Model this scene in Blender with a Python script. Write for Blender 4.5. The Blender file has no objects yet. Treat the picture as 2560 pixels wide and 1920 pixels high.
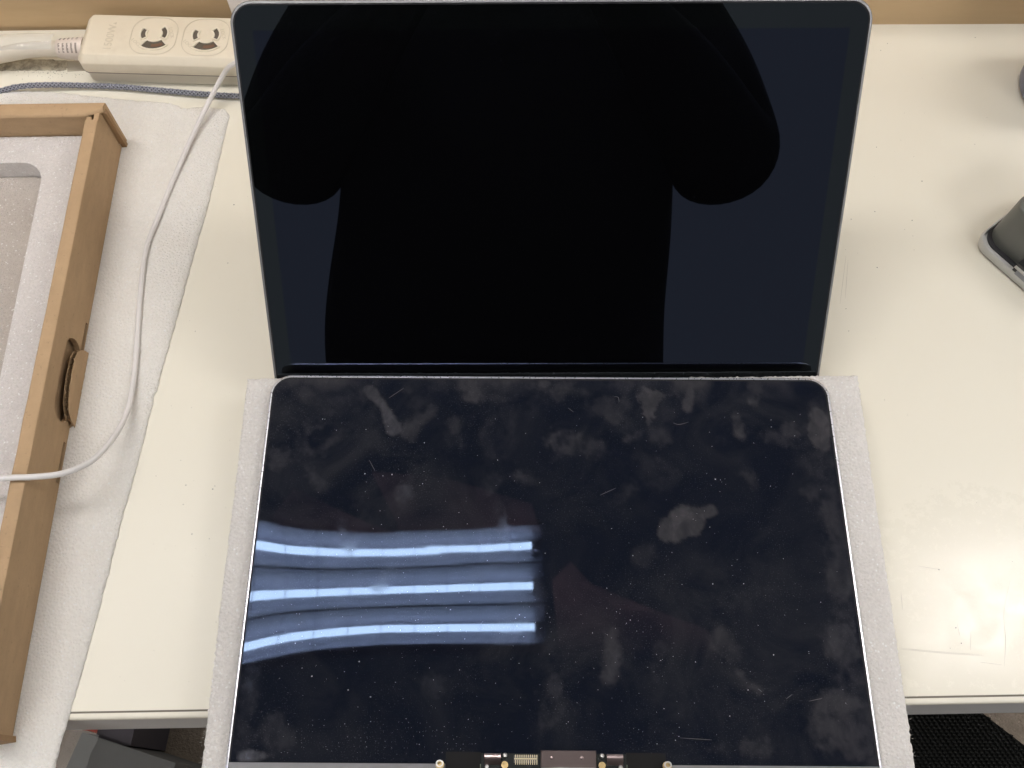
import bpy, bmesh, math, random
import numpy as np
from mathutils import Vector, Matrix, noise
from mathutils.geometry import delaunay_2d_cdt

rnd = random.Random(7)
S = 0.001                       # all lengths below are written in millimetres
sc = bpy.context.scene
COL = sc.collection

# ------------------------------------------------------------------ camera, world, exposure
cam_d = bpy.data.cameras.new('camera')
cam = bpy.data.objects.new('camera', cam_d)
COL.objects.link(cam)
cam_d.sensor_fit = 'HORIZONTAL'
cam_d.sensor_width = 36.0
cam_d.lens = 36.0 * 2360.6 / 2560.0
cam_d.clip_start = 0.01
cam_d.clip_end = 60.0
cam.location = (-18.82 * S, -213.28 * S, 502.5 * S)
cam.rotation_euler = (0.41695, 0.0007, 0.0063)
sc.camera = cam
sc.render.resolution_x, sc.render.resolution_y = 1024, 768

world = bpy.data.worlds.new('World')
sc.world = world
world.use_nodes = True
bg = world.node_tree.nodes['Background']
bg.inputs['Color'].default_value = (0.97, 0.98, 1.0, 1)
bg.inputs['Strength'].default_value = 0.40

sc.view_settings.view_transform = 'Standard'
sc.view_settings.look = 'None'
sc.view_settings.gamma = 1.0
sc.view_settings.exposure = 0.0
sc.render.engine = 'CYCLES'
sc.cycles.max_bounces = 6; sc.cycles.diffuse_bounces = 3; sc.cycles.glossy_bounces = 3; sc.cycles.transmission_bounces = 2; sc.cycles.transparent_max_bounces = 6
sc.cycles.caustics_reflective = False; sc.cycles.caustics_refractive = False
TUBE_STRENGTH = 70.0

# ------------------------------------------------------------------ helpers: materials
def mat(name, color=(.5, .5, .5), rough=.5, metal=0.0, spec=.5, tint=None, emit=None, alpha=None, coat=0.0, trans=0.0, sss=0.0, ior=None):
    m = bpy.data.materials.new(name)
    m.use_nodes = True
    b = m.node_tree.nodes['Principled BSDF']
    b.inputs['Base Color'].default_value = (*color, 1)
    b.inputs['Roughness'].default_value = rough
    b.inputs['Metallic'].default_value = metal
    b.inputs['Specular IOR Level'].default_value = spec
    if tint: b.inputs['Specular Tint'].default_value = (*tint, 1)
    if coat: b.inputs['Coat Weight'].default_value = coat
    if trans: b.inputs['Transmission Weight'].default_value = trans
    if ior: b.inputs['IOR'].default_value = ior
    if sss:
        b.inputs['Subsurface Weight'].default_value = sss
        b.inputs['Subsurface Radius'].default_value = (.004, .004, .004)
    if emit:
        b.inputs['Emission Color'].default_value = (*emit[0], 1)
        b.inputs['Emission Strength'].default_value = emit[1]
    if alpha is not None: b.inputs['Alpha'].default_value = alpha
    return m

class NT:
    """short-hand for building node graphs"""
    def __init__(s, m):
        s.t = m.node_tree; s.b = s.t.nodes['Principled BSDF']
        s.tc = s.t.nodes.new('ShaderNodeTexCoord')
    def n(s, kind, **kw):
        nd = s.t.nodes.new(kind)
        for k, v in kw.items(): setattr(nd, k, v)
        return nd
    def link(s, a, b): s.t.links.new(a, b)
    def map(s, scale=(1, 1, 1), rot=(0, 0, 0)):
        m = s.n('ShaderNodeMapping'); s.link(s.tc.outputs['Object'], m.inputs[0])
        m.inputs['Scale'].default_value = scale; m.inputs['Rotation'].default_value = rot
        return m.outputs[0]
    def noise(s, scale, detail=4, rough=.55, vec=None, dist=0):
        nd = s.n('ShaderNodeTexNoise'); nd.inputs['Scale'].default_value = scale
        nd.inputs['Detail'].default_value = detail; nd.inputs['Roughness'].default_value = rough
        nd.inputs['Distortion'].default_value = dist
        s.link(vec if vec is not None else s.tc.outputs['Object'], nd.inputs['Vector'])
        return nd.outputs['Fac']
    def vor(s, scale, feature='F1', out='Distance', vec=None, rand=1.0):
        nd = s.n('ShaderNodeTexVoronoi', feature=feature); nd.inputs['Scale'].default_value = scale
        nd.inputs['Randomness'].default_value = rand
        s.link(vec if vec is not None else s.tc.outputs['Object'], nd.inputs['Vector'])
        return nd.outputs[out]
    def ramp(s, fac, stops):
        r = s.n('ShaderNodeValToRGB'); e = r.color_ramp.elements
        while len(e) < len(stops): e.new(.5)
        for el, (p, c) in zip(e, stops):
            el.position = p; el.color = (*c, 1) if isinstance(c, tuple) else (c, c, c, 1)
        s.link(fac, r.inputs[0]); return r.outputs[0]
    def range(s, fac, a, b, c, d):
        r = s.n('ShaderNodeMapRange'); 
        for i, v in enumerate((a, b, c, d)): r.inputs[i + 1].default_value = v
        s.link(fac, r.inputs[0]); return r.outputs[0]
    def mix(s, fac, a, b, blend='MIX'):
        m = s.n('ShaderNodeMix', data_type='RGBA', blend_type=blend)
        for sock, v in ((m.inputs[0], fac), (m.inputs[6], a), (m.inputs[7], b)):
            if isinstance(v, (int, float)): sock.default_value = v
            elif isinstance(v, tuple): sock.default_value = (*v, 1)
            else: s.link(v, sock)
        return m.outputs[2]
    def math(s, op, a, b=0.0):
        m = s.n('ShaderNodeMath', operation=op)
        for sock, v in ((m.inputs[0], a), (m.inputs[1], b)):
            if isinstance(v, (int, float)): sock.default_value = v
            else: s.link(v, sock)
        return m.outputs[0]
    def bump(s, h, strength=.2, dist=.001):
        b = s.n('ShaderNodeBump'); b.inputs['Strength'].default_value = strength
        b.inputs['Distance'].default_value = dist
        s.link(h, b.inputs['Height']); s.link(b.outputs[0], s.b.inputs['Normal'])
    def col(s, c): s.link(c, s.b.inputs['Base Color'])
    def rough(s, c): s.link(c, s.b.inputs['Roughness'])

def foam_mat(name, c0, c1, sp=1.0, dk=.25):
    m = mat(name, c0, .6, spec=.3, sss=.40); t = NT(m)
    m.node_tree.nodes['Principled BSDF'].inputs['Subsurface Scale'].default_value = 1.0
    big = t.noise(45, 3); fine = t.noise(620, 5, .8)
    base = t.mix(t.range(big, .3, .7, 0, 1), c0, c1)
    cell = t.vor(640)
    base = t.mix(t.range(fine, .40, .62, 0, dk), base, tuple(v * .68 for v in c0))
    dots = t.vor(520, vec=t.map((1, 1, 1), (0, 0, .6)))
    spk = t.math('MULTIPLY', t.range(dots, .16, .34, 1, 0), t.range(t.noise(330, 2), .50, .62, 0, 1))
    t.col(t.mix(t.math('MULTIPLY', spk, min(1.0, .85 * sp)), base, (1, 1, .99)))  # foam glints painted as white dots in the colour
    t.rough(t.range(spk, 0, 1, .6, .15))
    t.bump(t.math('ADD', t.math('MULTIPLY', cell, .9), t.math('MULTIPLY', fine, 1.2)), .8, .0011)
    return m

M = {}
m = M['desk'] = mat('desk_laminate', (.80, .755, .645), .3, spec=.42); t = NT(m)
cl = t.mix(t.range(t.noise(9, 5), .35, .7, 0, 1), (.79, .755, .645), (.775, .735, .625))
dirt = t.math('MULTIPLY', t.range(t.noise(38, 8, .7, dist=.6), .64, .80, 0, .16), t.range(t.noise(5, 2), .5, .65, 0, 1))
t.col(t.mix(dirt, cl, (.45, .42, .35)))
worn = t.n('ShaderNodeVectorMath', operation='DISTANCE'); t.link(t.tc.outputs['Object'], worn.inputs[0]); worn.inputs[1].default_value = (.235, -.188, .72)
wm = t.range(worn.outputs['Value'], .045, .105, 1, 0)
scuffs = t.range(t.noise(130, 14, .82), .42, .64, .13, .34)
t.rough(t.math('ADD', t.math('MULTIPLY', wm, scuffs), t.math('MULTIPLY', t.math('SUBTRACT', 1.0, wm), t.range(t.noise(30, 3),   .3, .7, .345, .375))))
t.bump(t.noise(700, 2), .04, .0004)

M['edge'] = mat('edge_band', (.78, .74, .63), .35)
M['apron'] = mat('apron_grey', (.55, .54, .53), .5)
M['groove'] = mat('groove_dark', (.16, .14, .11), .7)

m = M['panel'] = mat('back_panel_wood', (.42, .29, .16), .55, spec=.3); t = NT(m)
g = t.noise(14, 8, .65, t.map((1, 8, 9)), .4)
t.col(t.mix(t.range(t.noise(6, 3), .3, .7, 0, 1), t.mix(t.range(g, .35, .68, 0, 1), (.64, .47, .28), (.55, .39, .225)), (.60, .435, .255)))
t.bump(g, .15, .001)

m = M['floor'] = mat('floor_carpet', (.20, .165, .13), .9, spec=.1); t = NT(m)
t.col(t.mix(t.range(t.noise(9, 7, .7), .35, .66, 0, 1), (.40, .335, .265), (.24, .195, .155)))
t.bump(t.noise(300, 3), .6, .004)

def kraft(name, c):
    m = mat(name, c, .75, spec=.2); t = NT(m)
    f = t.noise(60, 9, .7, t.map((1, 1, 3)))
    speck = t.range(t.noise(420, 2, .6), .64, .74, 0, .5)
    base = t.mix(t.range(f, .3, .7, 0, 1), tuple(v * 1.08 for v in c), tuple(v * .90 for v in c))
    t.col(t.mix(speck, base, tuple(v * .55 for v in c)))
    t.bump(t.math('ADD', t.noise(250, 5, .7), t.math('MULTIPLY', t.noise(14, 2), 2.0)), .18, .0015)
    return m
M['kraft'] = kraft('kraft_cardboard', (.415, .285, .165))
M['kraft_edge'] = kraft('kraft_cut_edge', (.30, .19, .10))
M['foam'] = foam_mat('packing_foam', (.93, .89, .83), (.96, .925, .87), .9, .17)
M['foam_c'] = foam_mat('packing_foam_under_display', (.83, .795, .765), (.89, .855, .82), 1.3, .30)
M['foam_pocket'] = foam_mat('shaded_pocket_foam', (.54, .48, .43), (.60, .535, .48), .8)  # pocket's shade put into this darker tone, plus cardboard brown showing through
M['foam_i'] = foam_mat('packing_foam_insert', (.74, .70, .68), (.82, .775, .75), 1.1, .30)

m = M['strip'] = mat('strip_cream_plastic', (.70, .635, .51), .42, spec=.4); t = NT(m)
t.col(t.mix(t.range(t.noise(40, 7, .7), .52, .76, 0, .45), (.725, .655, .525), (.55, .47, .355)))
t.bump(t.noise(900, 2), .08, .0003)
M['strip_emboss'] = mat('strip_embossed_marks', (.60, .535, .42), .45)
M['strip_under'] = mat('strip_lower_plastic', (.66, .605, .50), .45)
M['slot_rim'] = mat('slot_rim_plastic', (.76, .70, .57), .45)
M['slot'] = mat('slot_dark', (.085, .07, .05), .7)
M['brass_in'] = mat('slot_contact', (.16, .085, .05), .5, metal=.3)
M['cord'] = mat('cord_cream', (.68, .625, .53), .45)
M['relief'] = mat('strain_relief', (.68, .60, .54), .5)
M['relief_gap'] = mat('strain_relief_gap', (.24, .20, .17), .7)
M['white_cable'] = mat('white_cable', (.74, .715, .70), .38, spec=.45)
M['braid_a'] = mat('braid_light', (.27, .28, .325), .45)
M['braid_b'] = mat('braid_dark', (.06, .063, .08), .55)
M['carton'] = mat('white_carton', (.78, .74, .73), .5)

def alu(name, c, r):
    m = mat(name, c, r, metal=1.0); t = NT(m)
    t.rough(t.range(t.noise(900, 2), .3, .7, r - .05, r + .06)); return m
M['alu'] = alu('aluminium_space_grey', (.27, .27, .275), .46)
M['alu_light'] = alu('aluminium_rim_lit', (.78, .78, .82), .30)
M['gasket'] = mat('rubber_gasket', (.012, .012, .013), .6, spec=.2)

# upright screen: black glass border and coated active area
m = M['bezel_up'] = mat('screen_border_glass', (.0015, .0018, .002), .01, spec=.56, tint=(.72, .86, 1.0))
m = M['panel_up'] = mat('screen_active_area', (.0012, .0012, .0015), .015, spec=.60, tint=(.52, .64, 1.0))

# lying screen: dirty, buckled glass; attribute "dirt" carries hand smudges, "film" the split film
m = M['glass_low'] = mat('old_screen_glass', (.003, .0035, .007), .03, spec=.21, tint=(.43, .63, 1.0)); t = NT(m)
at = t.n('ShaderNodeAttribute', attribute_name='dirt').outputs['Fac']
fl = t.n('ShaderNodeAttribute', attribute_name='film').outputs['Fac']
streak = t.noise(160, 6, .7, t.map((1, .6, 1)), 1.0)
smut = t.math('MULTIPLY', at, t.range(streak, .30, .62, .55, 1.0))
haze_ = t.math('MULTIPLY', t.range(t.noise(26, 8, .68, dist=.8), .42, .74, 0, 1), t.range(t.noise(9, 2), .36, .60, 0.25, 1))
fdust = t.math('MULTIPLY', t.range(t.noise(1500, 2, .5), .60, .72, 0, .5), t.range(t.noise(30, 4), .40, .62, .15, 1))
basec = t.mix(haze_, (.0036, .0042, .0080), (.0195, .0190, .0205))
basec = t.mix(fdust, basec, (.075, .072, .072))
basec = t.mix(fl, basec, (.034, .022, .026))
basec = t.mix(smut, basec, (.062, .057, .056))
t.col(basec)
t.rough(t.math('ADD', t.math('MULTIPLY', smut, .30), t.math('ADD', .018, t.math('MULTIPLY', haze_, .022))))
M['dust'] = mat('dust_specks', (.42, .41, .40), .8)
M['scratch'] = mat('scratch_marks', (.075, .07, .068), .7)
M['hinge_strip'] = mat('hinge_cover_grey', (.16, .165, .17), .45)
M['tape_black'] = mat('black_tape', (.009, .0085, .0085), .6, spec=.12)
M['brown_metal'] = mat('bronze_shield', (.33, .26, .25), .28, metal=.9)
M['brass'] = mat('brass_stud', (.44, .33, .16), .42, metal=1.0)
M['steel'] = mat('steel_bright', (.50, .495, .48), .38, metal=1.0)
M['pcb'] = mat('board_dark', (.012, .014, .013), .45, spec=.15)
M['pcb_green'] = mat('board_edge_green', (.12, .16, .10), .5)
M['connector'] = mat('connector_body', (.06, .055, .05), .4)
M['pin'] = mat('connector_pin', (.42, .37, .25), .4, metal=.9)
M['speck'] = mat('dark_specks', (.13, .12, .10), .8)
M['scuff'] = mat('scuff_lines', (.50, .47, .40), .5)
M['dev_dark'] = mat('device_dark_plastic', (.115, .12, .108), .45)
M['dev_light'] = mat('device_light_plastic', (.50, .50, .48), .35)
M['dev_black'] = mat('device_black', (.02, .02, .022), .4)
M['latch'] = mat('device_latch', (.24, .25, .27), .35)
M['bottle'] = mat('bottle_blue_grey', (.14, .145, .21), .35)
m = M['mesh_seat'] = mat('mesh_seat_black', (.014, .014, .014), .85, spec=.1)
M['mesh_thread'] = mat('mesh_seat_thread', (.024, .025, .023), .8, spec=.1)
M['pack_grey'] = mat('grey_carton', (.115, .115, .108), .7)
M['pack_purple'] = mat('dark_purple_carton', (.06, .052, .062), .7)
M['red'] = mat('red_plastic', (.55, .06, .04), .5)
m = M['clear'] = mat('clear_film', (.75, .75, .72), .08, alpha=.2)
m = M['tape_dirty'] = mat('dirty_clear_tape', (.42, .38, .29), .35); t = NT(m)
nn = t.noise(120, 8, .75)
t.col(t.mix(t.range(nn, .42, .62, 0, 1), (.50, .455, .35), (.17, .15, .115)))
m = M['tape_clear'] = mat('clear_tape', (.72, .66, .54), .2, alpha=.55)
M['tube'] = mat('lamp_tube', (.9, .9, .9), .4, emit=((1.0, .965, .91), TUBE_STRENGTH))
M['lamp_white'] = mat('lamp_reflector_white', (.70, .70, .70), .4)
M['lamp_grey'] = mat('lamp_louvre_satin', (.56, .54, .60), .4)
M['shirt'] = mat('black_shirt', (.020, .019, .020), .9, spec=.1)
M['skin'] = mat('skin', (.42, .25, .18), .5)
M['hair'] = mat('hair_black', (.012, .010, .009), .5)
M['phone'] = mat('phone_black', (.015, .015, .016), .3)

# ------------------------------------------------------------------ helpers: geometry
class MB:
    def __init__(s): s.v = []; s.f = []
    def add(s, vs, fs):
        o = len(s.v); s.v += [tuple(p) for p in vs]; s.f += [tuple(i + o for i in f) for f in fs]; return s
    def box(s, x0, x1, y0, y1, z0, z1):
        return s.add([(x0,y0,z0),(x1,y0,z0),(x1,y1,z0),(x0,y1,z0),(x0,y0,z1),(x1,y0,z1),(x1,y1,z1),(x0,y1,z1)],
                     [(0,3,2,1),(4,5,6,7),(0,1,5,4),(1,2,6,5),(2,3,7,6),(3,0,4,7)])
    def loft(s, rings, c0=True, c1=True):
        n = len(rings[0]); vs = [p for r in rings for p in r]; fs = []
        for k in range(len(rings) - 1):
            for i in range(n):
                j = (i + 1) % n
                fs.append((k*n+i, k*n+j, (k+1)*n+j, (k+1)*n+i))
        if c0: fs.append(tuple(reversed(range(n))))
        if c1: fs.append(tuple((len(rings)-1)*n + i for i in range(n)))
        return s.add(vs, fs)
    def rr(s, cx, cy, w, h, r, prof, rot=0.0, seg=6, c0=True, c1=True, tl=None):
        rings = []
        for ins, z in prof:
            rings.append([(x, y, z) for x, y in rrect(cx, cy, w - 2*ins, h - 2*ins, max(r - ins, .2), seg, rot)])
        return s.loft(rings, c0, c1)
    def cyl(s, cx, cy, prof, n=20):
        return s.loft([[(cx + r*math.cos(2*math.pi*i/n), cy + r*math.sin(2*math.pi*i/n), z) for i in range(n)] for r, z in prof])
    def tube(s, pts, rad, n=10, caps=True):
        pts = [Vector(p) for p in pts]; rings = []; up = None
        for i, p in enumerate(pts):
            d = (pts[min(i+1, len(pts)-1)] - pts[max(i-1, 0)]).normalized()
            if up is None:
                up = Vector((0, 0, 1)) if abs(d.z) < .9 else Vector((1, 0, 0))
            a = (up - d * up.dot(d)).normalized(); b = d.cross(a); up = a
            r = rad[i] if isinstance(rad, (list, tuple)) else rad
            rings.append([tuple(p + (a*math.cos(2*math.pi*k/n) + b*math.sin(2*math.pi*k/n))*r) for k in range(n)])
        return s.loft(rings, caps, caps)

def rrect(cx, cy, w, h, r, seg=6, rot=0.0):
    out = []
    for qx, qy, a0 in ((1,1,0), (-1,1,90), (-1,-1,180), (1,-1,270)):
        for k in range(seg + 1):
            a = math.radians(a0 + 90*k/seg)
            out.append((qx*(w/2 - r) + r*math.cos(a), qy*(h/2 - r) + r*math.sin(a)))
    c, s_ = math.cos(rot), math.sin(rot)
    return [(cx + c*x - s_*y, cy + s_*x + c*y) for x, y in out]

def spline(pts, k=8):
    P = [Vector(p) for p in pts]; out = []
    for i in range(len(P) - 1):
        a, b, c, d = P[max(i-1, 0)], P[i], P[i+1], P[min(i+2, len(P)-1)]
        for j in range(k):
            t_ = j / k
            out.append(.5*((2*b) + (c-a)*t_ + (2*a-5*b+4*c-d)*t_**2 + (3*b-a-3*c+d)*t_**3))
    out.append(P[-1]); return out

def empty(name, loc, rz=0.0):
    o = bpy.data.objects.new(name, None); COL.objects.link(o)
    o.empty_display_size = .02
    o.location = [v*S for v in loc]; o.rotation_euler = (0, 0, rz); return o

def tag(o, label=None, cat=None, group=None, kind=None):
    if label: o['label'] = label
    if cat: o['category'] = cat
    if group: o['group'] = group
    if kind: o['kind'] = kind
    return o

def put(name, mb, material, parent=None, smooth=False, base=None, local=False, auto=None):
    """mesh from world-millimetre coordinates; with a parent the mesh is expressed in the parent's frame"""
    vs = np.array(mb.v, dtype=float) * S
    me = bpy.data.meshes.new(name)
    o = bpy.data.objects.new(name, me); COL.objects.link(o)
    if parent is not None and not local:
        root = parent; mw = Matrix.Identity(4); chain = []
        while root is not None: chain.append(root); root = root.parent
        for r in reversed(chain): mw = mw @ r.matrix_basis
        inv = np.array(mw.inverted())
        vs = vs @ inv[:3, :3].T + inv[:3, 3]
    if parent is None and base is not None:
        bs = np.array(base) * S; vs = vs - bs; o.location = bs
    me.from_pydata(vs.tolist(), [], mb.f); me.update()
    if parent is not None: o.parent = parent
    for mm in (material if isinstance(material, (list, tuple)) else [material]): me.materials.append(mm)
    if smooth: me.polygons.foreach_set('use_smooth', [True]*len(me.polygons))
    if auto: 
        me.polygons.foreach_set('use_smooth', [True]*len(me.polygons)); me.set_sharp_from_angle(angle=math.radians(auto))
    return o

def inside(x, y, poly):
    c = False; j = len(poly) - 1
    for i in range(len(poly)):
        xi, yi = poly[i]; xj, yj = poly[j]
        if (yi > y) != (yj > y) and x < (xj-xi)*(y-yi)/(yj-yi) + xi: c = not c
        j = i
    return c

def sheet(outline, z0, z1, step=6.0, zf=None, holes=(), to3=None, jag=0.0, jstep=2.0, seed=0, rim=()):
    """solid sheet over a 2-D outline (optionally with holes), interior points on a grid, top offset zf(x,y)"""
    r = random.Random(seed)
    def dens(poly, jg):
        out = []
        for i in range(len(poly)):
            a, b = Vector(poly[i]), Vector(poly[(i+1) % len(poly)]); d = b - a
            n = max(1, int(d.length / jstep)) if jg else 1
            nv = Vector((-d.y, d.x)).normalized() if d.length else Vector((0, 0))
            for k in range(n):
                p = a + d*(k/n) + (nv*r.gauss(0, jg) if jg and k else Vector((0, 0))); out.append((p.x, p.y))
        return out
    loops = [dens(outline, jag)] + [list(h) for h in holes]
    pts = [p for L in loops for p in L]; edges = []; o = 0
    for L in loops:
        edges += [(o+i, o+(i+1) % len(L)) for i in range(len(L))]; o += len(L)
    nb = len(pts); drop = {}
    if rim:
        for i, p in enumerate(loops[0]): drop[i] = -rim[0][1]
        L = loops[0]
        for ins_, dr in rim[1:]:
            for i in range(0, len(L), 1):
                a, b, e = Vector(L[i-1]), Vector(L[i]), Vector(L[(i+1) % len(L)]); d = (e - a)
                nv = Vector((-d.y, d.x)).normalized(); p = b + nv*ins_
                if not inside(p.x, p.y, L): p = b - nv*ins_
                if inside(p.x, p.y, L): drop[len(pts)] = -dr; pts.append((p.x, p.y))
    if step:
        xs = [p[0] for p in outline]; ys = [p[1] for p in outline]
        y = min(ys) + step/2
        while y < max(ys):
            x = min(xs) + step/2
            while x < max(xs):
                q = (x + r.uniform(-.2, .2)*step, y + r.uniform(-.2, .2)*step)
                if inside(*q, outline) and not any(inside(*q, h) for h in holes): pts.append(q)
                x += step
            y += step
    vs, es, fs, ov, *_ = delaunay_2d_cdt([Vector(p) for p in pts], edges, [], 0, 1e-6)
    tri = []
    for f in fs:
        c = sum((vs[i] for i in f), Vector((0, 0))) / len(f)
        if inside(c.x, c.y, loops[0]) and not any(inside(c.x, c.y, h) for h in loops[1:]):
            a, b, d = (vs[i] for i in f[:3])
            tri.append(tuple(f) if (b-a).cross(d-a) > 0 else tuple(reversed(f)))
    n = len(vs)
    dz_ = [min([drop.get(k, 0) for k in ov[i]], default=0) for i in range(n)]
    top = [(v.x, v.y, z1 + (zf(v.x, v.y) if zf else 0) + dz_[i]) for i, v in enumerate(vs)]
    bot = [(v.x, v.y, z0) for v in vs]
    cnt = {}
    for f in tri:
        for i in range(3):
            e = (f[i], f[(i+1) % 3]); cnt[e] = cnt.get(e, 0) + 1
    side = [(a, a+n, b+n, b) for (a, b) in cnt if (b, a) not in cnt]
    V = top + bot
    if to3: V = [to3(*p) for p in V]
    mb = MB(); mb.add(V, tri + [tuple(i+n for i in reversed(f)) for f in tri] + [tuple(reversed(q)) for q in side]); return mb

def rotz(p, a, o=(0, 0)):
    c, s_ = math.cos(a), math.sin(a); x, y = p[0]-o[0], p[1]-o[1]
    return (o[0] + c*x - s_*y, o[1] + s_*x + c*y) + tuple(p[2:])
def spin(mb, a, o=(0, 0)):
    mb.v = [rotz(p, a, o) for p in mb.v]; return mb
def shift(mb, dx, dy, dz):
    mb.v = [(x+dx, y+dy, z+dz) for x, y, z in mb.v]; return mb

# ------------------------------------------------------------------ setting: floor, back panel, desk
tag(put('floor', MB().box(-2500, 2500, -2500, 2500, -740, -720), M['floor'], base=(0, 0, -740)), kind='structure')
YAW = math.radians(1.35)
bp = MB().box(-900, 900, 286, 304, -30, 330); spin(bp, .0105, (229, 285))
tag(put('back_panel', bp, M['panel'], base=(0, 287, 0)), kind='structure')

desk = empty('desk', (0, 60, -720))
tag(desk, 'cream white laminate desk with a grooved front edge', 'desk')
DY = -168.6                                    # front edge at x = 0
top = MB()
prof = [(285.5, -50), (285.5, 0), (DY+1.2, 0)]
top.box(-900, 900, DY+1.4, 285.6, -24, 0)
put('table_top', spin(top, YAW, (0, DY)), M['desk'], desk)
gr = MB().box(-900, 900, DY+.4, DY+1.4, -24, -.5)
put('edge_groove', spin(gr, YAW, (0, DY)), M['groove'], desk)
eb = MB()
n = 7
rings = []
for x in (-900, 900):
    ring = [(x, DY+.4, -4), (x, DY+.4, -.1)]
    for k in range(n): 
        a = math.radians(90 + 90*k/(n-1)); ring.append((x, DY-.8 + 1.8*math.cos(a), -1.9 + 1.8*math.sin(a)))
    ring.append((x, DY-2.6, -4)); rings.append(ring)
eb.loft(rings)
put('edge_band', spin(eb, YAW, (0, DY)), M['edge'], desk, auto=40)
ap = MB().box(-900, 900, DY-2.5, DY+.3, -66, -4.1)
put('apron', spin(ap, YAW, (0, DY)), M['apron'], desk)
for lx, ly in ((-870, DY+30), (870, DY+30), (-870, 250), (870, 250)):
    put('leg', spin(MB().box(lx-22, lx+22, ly-22, ly+22, -720, -24.3), YAW, (0, DY)), M['apron'], desk)
# dirt specks and scuffs on the top: tiny flakes of their own
SPK = [(-206.4,-38.8),(-218.9,-48.1),(-201.4,-53.3),(-185.3,-53.7),(-186.2,-55.5),(-201.3,-64.4),(-194.1,-81.0),(-184.3,-83.6),(-174.7,-128.0),(-198.1,132.8),(-196.4,89.8),(-209.9,42.6),
       (216.9,180.2),(299.5,274.4),(281.7,182.9),(237.8,268.6),(232.2,262.5),(242.1,153.5),(208.3,130.0),(192.6,124.2),(230.8,123.6),(225.1,116.7),(229.4,112.0),(228.4,101.8),(186.0,101.8),(203.7,89.0),(180.1,45.0),(180.6,60.1),(248.8,-93.4),(213.4,-136.4),(212.1,-128.6),(208.6,-98.0)]
mb = MB()
def flake(mb, x, y, z, r):
    n = rnd.randint(5, 7); a0 = rnd.random()*6
    ring = [(x + r*rnd.uniform(.45, 1.1)*math.cos(a0+6.283*i/n), y + r*rnd.uniform(.45, 1.1)*math.sin(a0+6.283*i/n), z) for i in range(n)]
    mb.loft([ring, [(x + (px-x)*.6, y + (py-y)*.6, z + r*.35) for px, py, _ in ring]], True, True)
for x, y in SPK: flake(mb, x, y, .05, rnd.uniform(.24, .5))
for _ in range(36): flake(mb, rnd.uniform(170, 300), rnd.uniform(-160, 270), .05, rnd.uniform(.1, .22))
for _ in range(40): flake(mb, rnd.uniform(-240, -165), rnd.uniform(-160, 200), .05, rnd.uniform(.1, .2))
for _ in range(160): flake(mb, rnd.gauss(-335, 18), rnd.gauss(242, 4), .05, rnd.uniform(.15, .4))
tag(put('dirt_specks', mb, M['speck'], desk), kind='stuff')
SCR = [[(245.7,-103.3),(238.8,-120.2),(236.7,-134.6),(233.4,-147.7)],[(180.4,-139.0),(197.5,-140.5),(223.0,-142.2)],[(181.2,-139.6),(201.5,-141.3),(223.9,-142.7)],[(186.3,-110.1),(185.8,-119.5)],[(213.1,-126.6),(213.4,-132.7)],[(219.2,-130.6),(217.7,-139.8)],[(221.3,-145.8),(232.3,-147.1)],[(185.6,97.2),(177.4,63.4)],[(186.5,94.3),(181.1,67.5)],[(197.7,-96.1),(209.2,-98.0)]]
mb = MB()
for L in SCR:
    P = spline([(x, y, .02) for x, y in L], 6)
    mb.tube(P, [.03 + .08*math.sin(math.pi*(i+.5)/len(P))*rnd.uniform(.6, 1.1) for i in range(len(P))], 5)
tag(put('scuff_lines', mb, M['scuff'], desk), kind='stuff')

# ------------------------------------------------------------------ foam sheet under the cardboard box
FL = [(-470,226),(-366.6,224.6),(-350.1,223.3),(-331,222.1),(-306.2,218.8),(-278.8,215.6),(-254.4,213.7),(-246.1,211.7),(-242.4,208.4),(-228.5,210.5),(-213.6,208.6),(-209.7,202.9),(-210.9,188.1),(-212.3,159.3),(-214.6,128.6),(-218.3,93.3),(-221.9,51.5),(-225.7,14.6),(-227.5,-3.1),(-229.5,-32.5),(-233.5,-74.1),(-236.5,-117.4),(-240,-153.9),(-242.6,-177.1),(-243.7,-186.5),(-244.7,-201.2),(-246,-235),(-470,-240)]
def zfl(x, y):
    return .5*noise.noise((x*.018, y*.012, 2.0)) + .25*noise.noise((x*.09, y*.09, 5.0))
o = put('foam_sheet', sheet(FL, .1, 2.6, 6, zfl, jag=.22, jstep=2.2, seed=3, rim=((0, 2.0), (1.0, 1.0), (2.6, .3))), M['foam'], base=(-340, 0, 0), auto=80)
tag(o, 'wide white foam sheet spread under the cardboard box at the left', 'foam sheet')

# ------------------------------------------------------------------ laptop with the upright screen
YU = 0.0119
TH = 0.8646
lap = empty('laptop', (-.88, -6.95, 0), YU)
tag(lap, 'open laptop with clean black screen tilted back, standing behind the dirty screen', 'laptop')
lb = MB().rr(0, -106.5, 304.1, 212, 10, [(1.5, .6), (.2, 2.2), (0, 5), (0, 10), (.5, 11)], seg=8)
put('base', lb, M['alu'], lap, local=True, auto=40)
for fx, fy in ((-125, -25), (125, -25)):
    put('rubber_foot', MB().cyl(fx, fy, [(7, 0), (8, .3), (8, .8)]), M['gasket'], lap, local=True)
put('hinge_barrel', MB().tube([(-135, 1.0, 7.5), (135, 1.0, 7.5)], 4.2, 14), M['gasket'], lap, local=True, smooth=True)
kb = MB()
for r_ in range(6):
    for c_ in range(14):
        kb.rr(-123.5 + c_*19, -32 - r_*18.5, 16.5, 16 if r_ else 9, 1.5, [(0, 11.05), (0, 11.35), (.4, 11.5)], seg=2)
tag(put('keys', kb, M['gasket'], lap, local=True), kind='stuff')
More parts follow.
